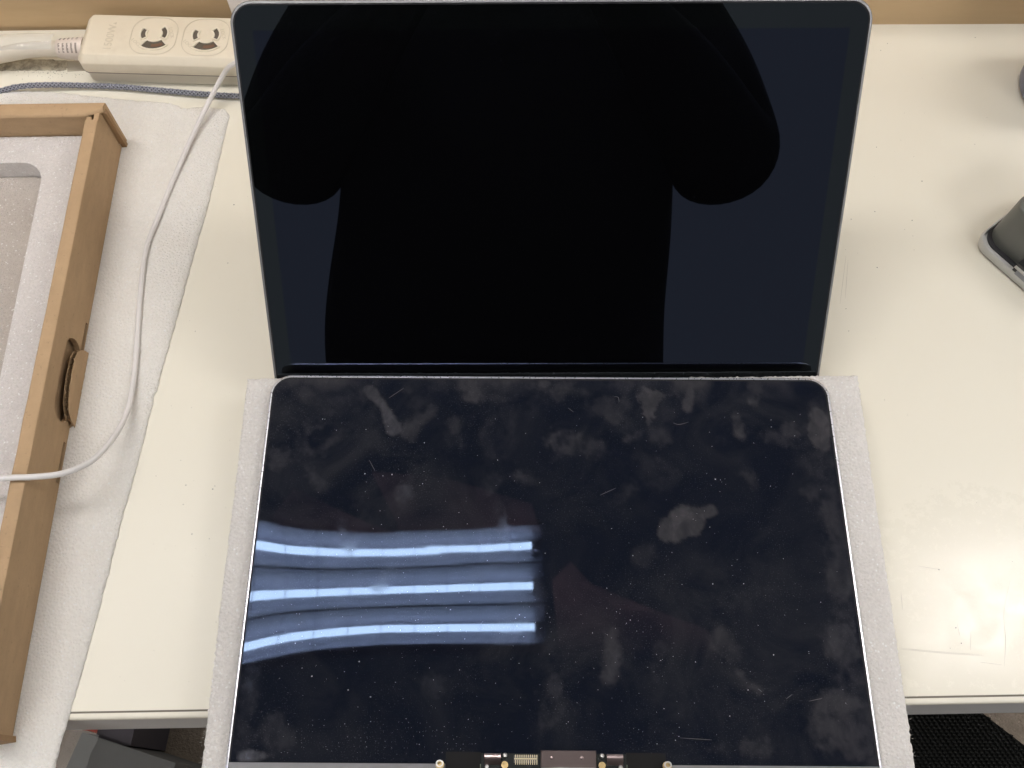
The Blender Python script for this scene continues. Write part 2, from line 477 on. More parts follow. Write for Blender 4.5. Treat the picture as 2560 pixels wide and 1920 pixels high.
# lid in its own frame: x right, y up along the lid, z out of the glass; then turned up about the hinge
c_, s_ = math.cos(TH), math.sin(TH)
def lidmap(mb):
    mb.v = [(x, c_*y - s_*z, s_*y + c_*z + 9.95) for x, y, z in mb.v]; return mb
lid = MB().rr(0, 106, 304.1, 212, 11, [(1.6, -4.9), (.3, -4.0), (0, -3.0), (0, -.6), (.25, -.15), (.6, 0), (1.25, 0), (1.3, -.6)], seg=10)
lido = put('lid_frame', lidmap(lid), M['alu'], lap, local=True, auto=35)
gk = MB().rr(0, 106, 304.1-2.6, 212-2.6, 9.7, [(0, -.55), (0, -.12), (.75, -.12), (.8, -.5)], seg=10)
put('gasket', lidmap(gk), M['gasket'], lap, local=True, auto=35)
gb = MB().rr(0, 106, 304.1-4.1, 212-4.1, 8.95, [(0, -.5), (0, 0)], seg=10)
put('screen_glass', lidmap(gb), M['bezel_up'], lap, local=True)
pa = MB().add([(-141.75, 21.2, .06), (141.75, 21.2, .06), (141.75, 198.8, .06), (-141.75, 198.8, .06)], [(0, 1, 2, 3)])
put('display_panel', lidmap(pa), M['panel_up'], lap, local=True)

# ------------------------------------------------------------------ foam pad on the keyboard
FC = [(-167.2, .5), (-120, 1.6), (-40, .8), (30, 2.2), (110, 3.2), (171.2, 4.5), (170.5, -60), (170.2, -120), (169.5, -197), (169, -226), (-164, -228), (-164.6, -197), (-165.8, -120), (-166.2, -60)]
def zfc(x, y): return .25*noise.noise((x*.03, y*.03, 1.0)) + .12*noise.noise((x*.2, y*.2, 3.0))
o = put('foam_pad', sheet(FC, 12.0, 26.2, 7, zfc, jag=.2, jstep=1.1, seed=5, rim=((0, 1.2), (1.2, .35))), M['foam_c'], base=(0, -110, 12), auto=70)
tag(o, 'light grey packing foam pad lying under the dirty screen', 'foam pad')
fz = MB(); rr_ = random.Random(9)
for k in range(900):                               # torn bristles along the pad's cut sides
    sx = rr_.choice((-1, 1)); y = rr_.uniform(-225, 3); x = (170.3 if sx > 0 else -166.0) + rr_.uniform(-.4, .1)*sx
    z = rr_.uniform(13, 26.2); L = rr_.uniform(.4, 1.5); dy, dz = rr_.uniform(-.8, .8), rr_.uniform(-.6, .6)
    fz.add([(x, y-.12, z), (x, y+.12, z), (x, y, z+.2), (x + sx*L, y+dy, z+dz)], [(0, 1, 3), (1, 2, 3), (2, 0, 3)])
tag(put('torn_fibres', fz, M['foam_c'], o), kind='stuff')

# ------------------------------------------------------------------ old screen lying on the pad
Z0 = 27.1
old = empty('screen_assembly', (0, -106, 26.6))
tag(old, 'removed dirty black screen with fingerprints and dust, lying flat in front', 'laptop screen')
fr = MB().rr(0, -106, 304.1, 212, 11.5, [(1.6, Z0), (.3, Z0+.7), (0, Z0+1.7), (0, Z0+3.9)], seg=12)
put('lid_shell', fr, M['alu'], old, auto=35)
fr = MB().rr(0, -106, 304.1, 212, 11.5, [(.02, Z0+3.95), (.3, Z0+4.6), (.75, Z0+4.9), (1.45, Z0+4.9), (1.5, Z0+4.2)], seg=12, c0=False, c1=False)
put('lit_rim', fr, M['alu_light'], old, auto=35)  # rim highlight painted in pale aluminium; the shell keeps a darker copy
gk = MB().rr(0, -106, 304.1-3, 212-3, 10, [(0, Z0+4.3), (0, Z0+4.7), (1.0, Z0+4.68), (1.05, Z0+4.3)], seg=12)
put('gasket', gk, M['gasket'], old, auto=35)

CAPS = [(-97.6,-8.9,-90.6,-17.1,3.0,2.6,.6),(-90.2,-17.1,-84.0,-31.0,2.0,3.9,.75),(-44.5,-2.6,-43.2,-11.0,5.4,4.8,.4),(76.8,-6.2,74.5,-18.5,2.6,3.0,.6),(109.6,-14.0,108.9,-14.5,2.6,2.4,.5),(112.9,-4.6,112.2,-6.9,3.9,3.9,.3),(100.2,-24.1,101.1,-33.3,1.1,2.0,.45),(29.1,-137.9,28.0,-159.1,3.3,3.7,.4),(51.8,-144.6,49.7,-158.1,2.8,2.4,.2),(89.3,-156.4,98.1,-163.6,2.8,.7,.45),(80.9,-141.1,87.3,-148.0,5.7,3.5,.28),(147.5,-130.3,147.6,-135.5,1.5,1.3,.5),(148.2,-108.0,148.5,-116.0,2.2,1.1,.4),(-63.4,-20.5,-73.6,-33.2,3.3,4.3,.32),(-123.8,-30.1,-117.2,-21.9,3.3,2.2,.25),(74.5,-77.3,82.4,-75.6,3.0,3.3,.7),(59.1,-86.9,63.9,-82.7,5.2,5.7,.72),(-29.1,-14.4,-16.1,-8.4,2.2,3.0,.2),(-79.3,-6.4,-59.7,-5.1,3.5,4.8,.22),(-16.1,-4.9,10.0,-5.9,2.6,4.3,.28),(39.2,-37.0,47.9,-33.6,.9,.7,.35),(27.1,-16.4,35.5,-23.3,3.5,4.3,.22)]
ELLS = [(144.1,-30.0,6.1,11.6,0,.72),(6.9,-37.9,12.0,7.7,0,.38),(24.2,-41.6,8.7,5.1,-25,.25),(67.4,-82.0,12.2,8.4,35,.75),(144.5,-70.9,6.5,10.5,0,.3),(127.3,-33.1,3.0,5.8,-15,.38),(117.9,-35.4,3.9,2.8,0,.25),(141.4,-142.4,9.1,11.2,0,.36),(135.8,-178.2,16.3,16.7,0,.36),(77.0,-189.6,5.2,3.3,0,.28),(93.8,-190.7,4.8,2.8,0,.28),(-.3,-169.2,4.3,9.8,-15,.3),(-140.0,-194.1,4.8,1.9,0,1.0),(-129.9,-183.9,8.3,8.4,0,.26),(-144.4,-174.4,3.9,14.0,0,.22),(-51.5,-30.5,5.7,7.4,0,.27),(-143.2,-48.5,4.8,5.6,0,.3),(-75.8,-68.2,4.3,8.4,0,.36),(-16.8,-57.9,6.1,3.5,-30,.3),(-125.4,-56.8,5.7,3.3,-40,.25),(33.6,-16.4,6.5,4.7,0,.25),(-1.9,-4.8,3.9,2.3,0,.6),(142.7,-104.8,5.2,14.0,0,.3),(149.0,-88.4,3.0,20.9,0,.25),(141.3,-158.8,6.5,16.3,0,.2),(-111.3,-14.9,8.7,5.6,0,.18),(-133.3,-11.5,10.9,4.2,0,.15),(55.2,-54.8,13.0,9.3,-30,.12),(-26.7,-32.9,8.7,14.0,0,.12)]
POLS = [([(44.7,-9.5),(51.8,-5.6),(68.5,-10.3),(59.5,-16.2),(52.7,-27.4),(48.7,-16.3)],.62)]
FILM = [([(-143.2,-79.7),(-133.3,-65.1),(-92.6,-83.6),(-72.8,-90.2),(-140.3,-87.1)],.30),([(-93.4,-55.7),(-57.8,-57.7),(-9.7,-72.5),(-5.3,-87.3),(-77.1,-86.7)],.30),([(9.7,-102.4),(19.3,-113.2),(49.3,-125.7),(76.1,-135.9),(80.8,-149.9),(3.6,-148.5),(.2,-111.7)],.42),([(10.4,-111.5),(34.1,-126.5),(51.2,-127.2),(19.3,-113.2)],.60)]
GW, GT, GB = 304.1/2 - 2.5, -2.5, -197.0
NX, NY = 420, 276
yy = np.linspace(GT, GB, NY); uu = np.linspace(-1, 1, NX)
rc = 9.0
hw = np.where(yy > GT - rc, GW - rc + np.sqrt(np.clip(rc**2 - (yy - (GT - rc))**2, 0, None)), GW)
Xg = hw[:, None]*uu[None, :]; Yg = np.repeat(yy[:, None], NX, 1)
def fbm(X, Y, sc_, seed):
    out = np.zeros_like(X); r = np.random.RandomState(seed)
    for o_ in range(4):
        g = r.rand(90, 90)*2 - 1; u = (X*sc_*2**o_) % 88; v = (Y*sc_*2**o_) % 88
        i, j = u.astype(int), v.astype(int); fu, fv = u - i, v - j; fu = fu*fu*(3-2*fu); fv = fv*fv*(3-2*fv)
        out += (g[i, j]*(1-fu)*(1-fv) + g[i+1, j]*fu*(1-fv) + g[i, j+1]*(1-fu)*fv + g[i+1, j+1]*fu*fv)/2**o_
    return out
sm = lambda d, w: np.clip(.5 - d/w, 0, 1)
wob = fbm(Xg+200, Yg+300, .09, 1)*2.4 + fbm(Xg+200, Yg+300, .5, 2)*1.2
dirt = np.zeros_like(Xg); film = np.zeros_like(Xg)
for ax, ay, bx, by, r0, r1, st in CAPS:
    L2 = (bx-ax)**2 + (by-ay)**2 + 1e-6
    tt = np.clip(((Xg-ax)*(bx-ax) + (Yg-ay)*(by-ay))/L2, 0, 1)
    d = np.hypot(Xg-ax-tt*(bx-ax), Yg-ay-tt*(by-ay)) - (r0 + (r1-r0)*tt) + wob*(.35 if st > .5 else .9)
    dirt = np.maximum(dirt, st*sm(d, 1.6 if st > .5 else 3.2))
r3 = random.Random(77)
for _ in range(46):                                             # many faint finger and wipe marks, most of them near the top and right edges
    u = r3.random()
    px_, py_ = (r3.uniform(-135, 140), -4 - abs(r3.gauss(0, 18))) if u < .6 else ((146 - abs(r3.gauss(0, 10)), r3.uniform(-185, -10)) if u < .82 else (r3.uniform(-130, 140), r3.uniform(-185, -40)))
    ELLS.append((px_, py_, r3.uniform(2.2, 5.5), r3.uniform(3.5, 9), r3.uniform(-50, 50), r3.uniform(.10, .26)))
for cx, cy, a, b, rt, st in ELLS:
    ca, sa = math.cos(math.radians(rt)), math.sin(math.radians(rt))
    x_, y_ = (Xg-cx)*ca + (Yg-cy)*sa, -(Xg-cx)*sa + (Yg-cy)*ca
    d = (np.hypot(x_/a, y_/b) - 1)*min(a, b) + wob*(.45 if st > .5 else 1.1)
    dirt = np.maximum(dirt, st*sm(d, 1.6 if st > .5 else 4.0))
def pdist(poly):
    d = np.full(Xg.shape, 1e9); ins = np.zeros(Xg.shape, bool); n = len(poly)
    for i in range(n):
        (ax, ay), (bx, by) = poly[i], poly[(i+1) % n]
        tt = np.clip(((Xg-ax)*(bx-ax) + (Yg-ay)*(by-ay))/((bx-ax)**2+(by-ay)**2), 0, 1)
        d = np.minimum(d, np.hypot(Xg-ax-tt*(bx-ax), Yg-ay-tt*(by-ay)))
        cr = ((ay > Yg) != (by > Yg)) & (Xg < (bx-ax)*(Yg-ay)/(by-ay+1e-9) + ax); ins ^= cr
    return np.where(ins, -d, d)
for pl, st in POLS: dirt = np.maximum(dirt, st*sm(pdist(pl) + wob*.8, 1.2))
for ki, (pl, st) in enumerate(FILM): film = np.maximum(film, (np.clip((Yg+150)/28, 0, 1) if ki == 2 else 1.0)*st*sm(pdist(pl) + wob*.08, .9)*np.clip(.55 + .5*fbm(Xg+200, Yg+300, .03, 8), .15, 1))
dirt = dirt*np.clip(.82 + (.62 - .4*(dirt > .5))*fbm(Xg+200, (Yg+300)*.8, .22, 15), .12, 1.15)
edge = np.clip((Yg + 13)/9, 0, 1)*np.clip(.3 + fbm(Xg+200, Yg+300, .05, 4), 0, 1)*.46     # rubbed band along the top edge
edge2 = np.clip((Xg - 140)/8, 0, 1)*np.clip(.35 + fbm(Xg+200, Yg+300, .04, 6), 0, 1)*.40
dirt = np.maximum(dirt, np.maximum(edge, edge2))
# buckled glass: the left end of the cover is bowed, a split film makes small kinks
Bx = np.interp(Xg, [-152, -148.3, -138.6, -126.8, -115, -103.2, -80, -45, -10, 20], [.32e-3, .286e-3, .173e-3, .066e-3, .0, -.051e-3, -.100e-3, -.062e-3, 0, 0])
yc = -117.0; dyg = Yg - yc
Hg = Bx*52**2*(1 - np.exp(-dyg**2/(2*52**2)))*np.exp(-(dyg/100)**4)
Hg += .0016*fbm(Xg+200, Yg+300, .045, 11)
dl = ((Yg + 65.1)*(-40.7) - (Xg + 133.3)*18.5)/44.7           # signed distance from the split line
dl = -((Xg+133.3)*(-47.4) - (Yg+65.1)*108.9)/118.8
kink = np.clip(dl, 0, 18)*np.exp(-np.clip(dl, 0, None)/14)*np.clip((Xg+128)/20, 0, 1)*np.clip((-20-Xg)/10, 0, 1)
Hg += .0013*kink
Zg = Z0 + 4.85 + Hg
mb = MB(); mb.v = list(zip(Xg.ravel().tolist(), Yg.ravel().tolist(), Zg.ravel().tolist()))
idx = np.arange(NX*NY).reshape(NY, NX)
q = np.stack([idx[:-1, :-1], idx[1:, :-1], idx[1:, 1:], idx[:-1, 1:]], -1).reshape(-1, 4)
mb.f = [tuple(r) for r in q.tolist()]
go = put('screen_glass', mb, M['glass_low'], old, smooth=True)
tag(go, label='dusty black glass with fingerprints, bowed at its left end')
for nm, arr in (('dirt', dirt), ('film', film)):
    a = go.data.attributes.new(nm, 'FLOAT', 'POINT'); a.data.foreach_set('value', arr.ravel().astype(np.float32))
ZG = Z0 + 4.9
mb = MB(); r2 = random.Random(21)
for x, y in [(-66.6,-61.9),(-82.9,-57.0),(-97.1,-56.6),(-66.7,-39.3),(-27.8,-48.7),(-93.2,-151.7),(85.9,-58.6),(41.1,-99.2),(-3.1,-98.2),(69.0,-150.9),(58.3,-148.4),(38.4,-131.2),(106.9,-147.3),(124.1,-145.7),(80.2,-113.2),(95.6,-113.0),(93.0,-163.7),(-120.5,-154.9),(-97.6,-164.9),(-86.7,-167.9),(-115.4,-158.7)]:
    flake(mb, x, y, ZG, r2.uniform(.24, .5))
for _ in range(420): flake(mb, r2.uniform(-145, 145), r2.uniform(-192, -20), ZG, abs(r2.gauss(0, .1)) + .05)
for _ in range(260): flake(mb, r2.uniform(-140, 60), r2.uniform(-194, -120), ZG, abs(r2.gauss(0, .09)) + .06)
for row in range(7):                                             # rows of glue dots near the lower edge
    y0 = -179 - row*2.3
    for k in range(70):
        if r2.random() < .42*max(.1, .6 + .8*noise.noise((k*.09, row*.5, 4))): flake(mb, -132 + k*1.45 + r2.uniform(-.35, .35), y0 + .5*math.sin(k*.1 + row) + r2.uniform(-.3, .3), ZG, abs(r2.gauss(0, .06)) + .06)
tag(put('dust_specks', mb, M['dust'], old), kind='stuff')
mb = MB()
for L in [[(-87.1,-13.6),(-79.2,-7.6)],[(-95.3,-49.1),(-91.8,-55.3)],[(65.9,-27.1),(69,-28),(74.3,-26.6)],[(110.6,-167.7),(113.9,-165.5)],[(121.3,-168.6),(127.8,-167.3)],[(97.8,-163.1),(99.6,-164.5)],[(25.5,-67.6),(33.9,-63.7)],[(9.8,-18.8),(12.8,-21.2)],[(34.8,-12.1),(37,-12.4),(37.5,-15.2)],[(59.2,-185.3),(74.1,-186.1)]]:
    P = spline([(x, y, ZG) for x, y in L], 6)
    mb.tube(P, [.03 + .12*math.sin(math.pi*(i+.5)/len(P)) for i in range(len(P))], 4)
tag(put('scratches', mb, M['scratch'], old), kind='stuff')
# hinge cover strip and controller board at the lower edge
put('hinge_cover', MB().box(-150.4, 150.4, -210.4, -197.2, Z0+3.6, Z0+4.75), M['hinge_strip'], old)
ZB = Z0 + 4.9
put('circuit_board', MB().box(-34, 34, -207, -197.2, ZB, ZB+.9), M['pcb_green'], old)
bd = MB().box(-33.6, 33.6, -206.5, -192.6, ZB+.92, ZB+1.15)
put('board_mask', bd, M['pcb'], old)
for x0, x1 in ((-50, -33.8), (33.8, 52)):
    put('black_tape', MB().box(x0, x1, -205, -192.0, ZB+.05, ZB+.3), M['tape_black'], old)
for x in (-52.5, 52.3):
    st = put('threaded_stud', MB().cyl(x, -197.6, [(2.0, ZB), (2.0, ZB+1.2), (1.5, ZB+1.4), (1.5, ZB+3), (1.8, ZB+3.1), (1.8, ZB+3.6), (1.1, ZB+3.6), (1.1, ZB+2)], 16), M['brass'], old, auto=40)
    put('stud_ring', MB().loft([[(x + r*math.cos(a*.3927), -197.2 + r*.9*math.sin(a*.3927), ZB+z) for a in range(16)] for r, z in ((1.15, 3.62), (1.75, 3.62), (1.75, 4.0), (1.15, 4.0))], False, False), M['steel'], st, auto=40)
ZC = ZB + 1.16
for x0, x1 in ((-32, -24.4), (24.6, 32)):
    P = []
    ring = lambda x: [(x, -197.6, ZC), (x, -193.2, ZC), (x, -192.6, ZC+.6), (x, -192.8, ZC+1.5), (x, -193.6, ZC+1.9), (x, -195.6, ZC+1.7), (x, -196.4, ZC+1.0)]
    put('spring_clip', MB().loft([ring(x0), ring(x1)]), M['brown_metal'], old, auto=50)
    put('screw', MB().cyl(x0+1.2 if x0 < 0 else x1-1.2, -198.4, [(1.0, ZC), (1.0, ZC+1.2), (.7, ZC+1.5)], 12), M['steel'], old, auto=40)
for x in (-22.6, 22.2):
    sb = put('brass_standoff', MB().cyl(x, -197.6, [(1.6, ZC), (1.6, ZC+1.6), (.8, ZC+1.6), (.8, ZC+.6)], 14), M['brass'], old, auto=40)
    put('solder_pad', MB().cyl(x+.1, -193.4, [(1.15, ZC), (1.15, ZC+.7), (.7, ZC+1.2)], 12), M['steel'], old, auto=40)
cn = put('shield_connector', MB().loft([[(-6, -198.6, ZC), (19.6, -198.6, ZC), (19.6, -191.2, ZC), (-6, -191.2, ZC)], [(-6, -198.6, ZC+.8), (19.6, -198.6, ZC+.8), (19.6, -191.2, ZC+1.6), (-6, -191.2, ZC+1.6)], [(-5.7, -198.1, ZC+1.2), (19.3, -198.1, ZC+1.2), (19.3, -191.5, ZC+2.0), (-5.7, -191.5, ZC+2.0)]]), M['brown_metal'], old)
put('shield_lip', MB().tube([(-5.9, -198.7, ZC+1.0), (19.5, -198.7, ZC+1.0)], .34, 8), M['steel'], cn, smooth=True)
for x in (-1, 13): put('shield_dimple', MB().cyl(x, -194.4, [(.9, ZC+1.3), (.9, ZC+1.68), (.5, ZC+1.78)], 10), M['brown_metal'], cn, smooth=True)
fp = put('flat_connector', MB().box(-18.4, -7.4, -196.6, -193.4, ZC, ZC+1.0), M['connector'], old)
pn = MB()
for k in range(11):
    pn.box(-17.8 + k*.98, -17.4 + k*.98, -197.4, -195.4, ZC+1.02, ZC+1.2); pn.box(-17.8 + k*.98, -17.4 + k*.98, -194.4, -193.2, ZC+1.02, ZC+1.2)
tag(put('contact_pins', pn, M['pin'], fp), kind='stuff')
put('connector_bar', MB().box(-18.2, -7.6, -195.2, -194.6, ZC+1.02, ZC+1.3), M['pin'], fp)
sm_ = MB()
for k in range(26):
    x = -19 + k*1.55 + r2.uniform(-.3, .3); sm_.box(x, x+r2.uniform(.5, 1.0), -200.2 - r2.uniform(0, 1.2), -199.3, ZC, ZC+r2.uniform(.3, .6))
tag(put('small_components', sm_, M['steel'], old), kind='stuff')

# ------------------------------------------------------------------ cardboard box with foam insert
BO = (-276.0, 178.2, 2.7); BA = math.radians(1.35)
box = empty('cardboard_box', BO, BA)
tag(box, 'brown corrugated cardboard tray box with a torn hand hole', 'cardboard box')
H = 36.0; LEN = 363.0
# right wall, outer sheet with the hand hole and two slits (coordinates: y along the wall, z up)
hole = [(p[0], p[1]) for p in rrect(-174.5, 12.5, 50, 19.5, 9, 6)]
slit = lambda a, b: [(a, .9), (b, .9), (b, 4.2), (a, 4.2)]
ow = sheet([(-LEN, 0), (-3.2, 0), (-3.2, H-.6), (-LEN, H-.6)], 0, 3.0, 9, None, [hole, slit(-151.6, -133.4), slit(-232.5, -208.5)], to3=lambda y, z, t_: (-3.0 + t_, y, z), seed=2)
put('side_wall', ow, M['kraft'], box, local=True)
put('inner_wall', MB().box(-7.6, -4.6, -LEN, -7.0, .2, H-1.0), M['kraft'], box, local=True)
rim = MB(); rg = []
for y in np.linspace(-LEN-.4, -10.5, 60):
    w = .35*noise.noise((0, y*.06, 3)); rg.append([(-8.0+w, y, H-1.2), (-7.7+w, y, H-.1), (-6.8+w, y, H+.35), (-1.0+w*.4, y, H+.30), (-.1+w*.4, y, H-.1), (.12, y, H-1.4), (-1.4, y, H-1.6), (-6.6, y, H-1.6)])
put('folded_rim', rim.loft(rg), M['kraft'], box, local=True, auto=50)
# hand-hole tongue pushed outwards: two liners with a fluted core
def tongue(u, v, w):            # u along wall, v up the tongue, w outwards from it
    a = math.radians(-4); v = v - 1.6; return (.3 + v*math.sin(a) + w*math.cos(a), u, 1.8 + v*math.cos(a) - w*math.sin(a))
out2 = [(-199, 0), (-196.5, 5.5), (-192, 9.2), (-186, 11.6), (-178, 12.8), (-170, 13.2), (-161, 12.8), (-156, 10.8), (-153, 6), (-151.8, 0)]
ton = put('hole_tongue', sheet(out2, 2.4, 2.8, 4, None, to3=lambda u, v, w: tongue(u, v, w), jag=.12, jstep=1.5, seed=6), M['kraft'], box, local=True)
put('inner_liner', sheet(out2, -.5, -.1, 4, None, to3=lambda u, v, w: tongue(u, v, w), jag=.12, jstep=1.5, seed=7), M['kraft'], ton, local=True)
fl = MB(); us = np.arange(-199, -153.6, .35)
top_v = np.interp(us, [p[0] for p in out2], [p[1] for p in out2]) - .15
a_, b_ = [], []
for u, tv in zip(us, top_v):
    w = 1.15 + 1.2*math.sin(u*2.0 + .8*noise.noise((u*.5, 0, 0)))
    a_.append(u); fl.v += [tongue(u, 0, w-.12), tongue(u, tv, w-.12), tongue(u, tv, w+.12), tongue(u, 0, w+.12)]
for i in range(len(us)-1):
    o_ = i*4
    fl.f += [(o_, o_+4, o_+5, o_+1), (o_+1, o_+5, o_+6, o_+2), (o_+2, o_+6, o_+7, o_+3)]
tag(put('fluted_core', fl, M['kraft'], ton, local=True), kind='stuff')
# rear wall, folded double, standing a little past the side wall
put('rear_wall', MB().box(-430, 2.6, 0.0, 2.8, -.4, H-.6), M['kraft'], box, local=True)
put('rear_inner_wall', MB().box(-430, -8.4, -6.6, -3.9, .2, H-1.2), M['kraft'], box, local=True)
rg = []
for x in np.linspace(-430, 2.4, 70):
    e = max(0, (x + 14)/16.4); w = .3*noise.noise((x*.05, 1, 9)); lift = 1.5*e*e; cut = 3.2*max(0, (x+9)/11)
    rg.append([(x, -7.0+w+cut, H-1.4+lift*.4), (x, -6.6+w+cut, H-.2+lift*.6), (x, -5.6+w+cut, H+.3+lift), (x, 1.8, H+.3), (x, 2.9, H-.2), (x, 3.0, H-1.6), (x, 1.6, H-1.8), (x, -5.4+w+cut*.8, H-1.8)])
put('rear_folded_rim', MB().loft(rg), M['kraft'], box, local=True, auto=50)
put('corner_flap', MB().add([(.3, -3.0, 0), (3.4, -2.9, -.6), (3.6, -.2, -.6), (.4, -.2, 0), (.3, -3.0, H-2), (2.6, -2.6, H-4), (2.8, -.2, H-2), (.4, -.2, H-1)], [(0,3,2,1),(4,5,6,7),(0,1,5,4),(1,2,6,5),(2,3,7,6),(3,0,4,7)]), M['kraft_edge'], box, local=True)
fc = MB()
for k in range(3):
    P = [(-9.5 + i*1.2, -3.6 + .5*k - .04*i*i*.4, H-1.6 - .9*k + .35*math.sin(i*1.3 + k)) for i in range(9)]
    fc.tube(P, .35, 5)
put('torn_corner', fc, M['kraft_edge'], box, local=True)
put('box_floor', MB().box(-430, -8, -LEN, -7.2, .1, 2.4), M['kraft'], box, local=True)
put('front_corner', MB().loft([[(x, y, z) for x, y in ((-8, -LEN-.2), (1.6, -LEN-.2), (2.2, -LEN-3.0), (-8, -LEN-4.4))] for z in (0, H*.55, H-3)]), M['kraft_edge'], box, local=True)

ins = empty('foam_insert', rotz((BO[0]-120, BO[1]-180, BO[2]+2.6), BA, BO[:2]), BA)
tag(ins, 'grey white foam tray lining the inside of the cardboard box, with sunken pocket', 'foam insert')
zi = lambda x, y: .35*noise.noise((x*.03, y*.03, 6)) + .15*noise.noise((x*.15, y*.15, 3))
IO = [(-300, -175), (112, -175), (112, 172.6), (-300, 172.6)]
pk = rrect(-110, -18, 389, 337.0, 15, 8, .012)
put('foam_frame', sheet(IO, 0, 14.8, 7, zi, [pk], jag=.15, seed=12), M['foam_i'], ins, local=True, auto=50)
put('pocket_floor', sheet([(p[0]*1.0, p[1]) for p in rrect(-110, -18, 388.4, 336.4, 15, 8, .012)], -.4, .8, 9, zi, seed=13), M['foam_pocket'], ins, local=True, auto=50)

# ------------------------------------------------------------------ power strip
PA = -.030
pw = empty('power_strip', (-150, 249, 0), 0)
tag(pw, 'cream power strip with twist sockets lying against the back panel', 'power strip')
x0, x1 = -309.5, 40
yb, yf = 271.5, 228.6
W_, Hh = x1 - x0, yb - yf
cx, cy = (x0+x1)/2, (yb+yf)/2
PO = (-257, 230.5)
low = MB().rr(cx, cy, W_-3.6, Hh-2.8, 5, [(1.2, .3), (0, 1.5), (0, 9.8), (.8, 10.6)], seg=6)
put('lower_shell', spin(low, PA, PO), M['strip_under'], pw, auto=40)
up = MB().rr(cx, cy, W_, Hh, 6.5, [(1.6, 10.5), (.3, 10.9), (0, 11.3), (0, 18.6), (.5, 19.5), (3.9, 22.9), (4.8, 23.4)], seg=8)
ush = put('upper_shell', spin(up, PA, PO), M['strip'], pw, auto=34)
put('shell_seam', spin(MB().rr(cx, cy, W_-.5, Hh-.5, 6, [(0, 10.2), (0, 11.0)], seg=6), PA, PO), M['relief_gap'], pw)
ZT = 23.4
def ring_mesh(pts_o, pts_i, z0, z1):
    n = len(pts_o)
    return MB().loft([[(x, y, z0) for x, y in pts_o], [(x, y, z1) for x, y in pts_o], [(x, y, z1) for x, y in pts_i], [(x, y, z0) for x, y in pts_i]], False, False)
def arc_slot(cx, cy, r0, r1, a0, a1, n=8):
    A = [math.radians(a0 + (a1-a0)*k/n) for k in range(n+1)]
    return [(cx + r1*math.cos(a), cy + r1*math.sin(a)) for a in A] + [(cx + r0*math.cos(a), cy + r0*math.sin(a)) for a in reversed(A)]
def grow(poly, d):
    c = (sum(p[0] for p in poly)/len(poly), sum(p[1] for p in poly)/len(poly)); out = []
    n = len(poly)
    for i in range(n):
        a, b, e = Vector(poly[i-1]), Vector(poly[i]), Vector(poly[(i+1) % n])
        n1 = Vector(((b-a).y, -(b-a).x)).normalized(); n2 = Vector(((e-b).y, -(e-b).x)).normalized()
        nn_ = (n1+n2); nn_ = nn_.normalized() if nn_.length > 1e-4 else n1
        out.append((b.x + nn_.x*d, b.y + nn_.y*d))
    return out
FONT = None
def text_mesh(name, body, size, loc, rz, material, parent, ext=.12):
    cu = bpy.data.curves.new(name, 'FONT'); cu.body = body; cu.size = size*S; cu.extrude = ext*S; cu.align_x = 'CENTER'; cu.align_y = 'CENTER'; cu.resolution_u = 3
    o = bpy.data.objects.new(name, cu); COL.objects.link(o)
    dg = bpy.context.evaluated_depsgraph_get(); me = bpy.data.meshes.new_from_object(o.evaluated_get(dg))
    bpy.data.objects.remove(o)
    o = bpy.data.objects.new(name, me); COL.objects.link(o); me.materials.clear(); me.materials.append(material)
    o.parent = parent
    root = parent; mw = Matrix.Identity(4); chain = []
    while root is not None: chain.append(root); root = root.parent
    for r in reversed(chain): mw = mw @ r.matrix_basis
    o.matrix_basis = mw.inverted() @ (Matrix.Translation(Vector(loc)*S) @ Matrix.Rotation(rz, 4, 'Z'))
    return o
for k, sx in enumerate((-260.2, -225.6, -191, -156)):
    sy = 250.0
    sk = put('socket', spin(ring_mesh(rrect(sx, sy, 31, 32, 11.5, 6), rrect(sx, sy, 29.9, 30.9, 11, 6), ZT-.2, ZT+.25), PA, PO), M['strip_emboss'], pw, auto=40)
    for nm, poly in (('left', arc_slot(sx-.6, sy+1.8, 5.3, 8.2, 150, 216)), ('right', arc_slot(sx+.2, sy+1.5, 5.5, 8.4, -24, 46)), ('ground', arc_slot(sx+.6, sy+2.0, 7.6, 13.4, 236, 312))):
        sl = put('slot', spin(MB().loft([[(x, y, ZT-.3) for x, y in poly], [(x, y, ZT+.06) for x, y in poly]]), PA, PO), M['slot'], sk)
        put('slot_rim', spin(ring_mesh(grow(poly, 1.15), grow(poly, .05), ZT-.2, ZT+.7), PA, PO), M['slot_rim'], sl, auto=40)
        if nm == 'ground':
            put('contact', spin(MB().loft([[(x, y, ZT-.2) for x, y in arc_slot(sx+1.0, sy+2, 9.2, 11.4, 262, 303)], [(x, y, ZT+.12) for x, y in arc_slot(sx+1.0, sy+2, 9.2, 11.4, 262, 303)]]), PA, PO), M['brass_in'], sl)
    for dx, dy, rz in ((11.0, 3.0, -1.25), (-10.5, -6.5, -.75)):
        p = rotz((sx+dx, sy+dy, ZT+.02), PA, PO)
        text_mesh('lock_lettering', 'LOCK', 3.6, p, rz + PA, M['strip_emboss'], sk, .08)
p = rotz((-289.0, 247.5, ZT+.02), PA, PO)
text_mesh('rating_lettering', '1500W', 7.4, p, math.pi/2 + PA, M['strip_emboss'], pw, .16)
p = rotz((-288.2, 259.8, ZT+.02), PA, PO)
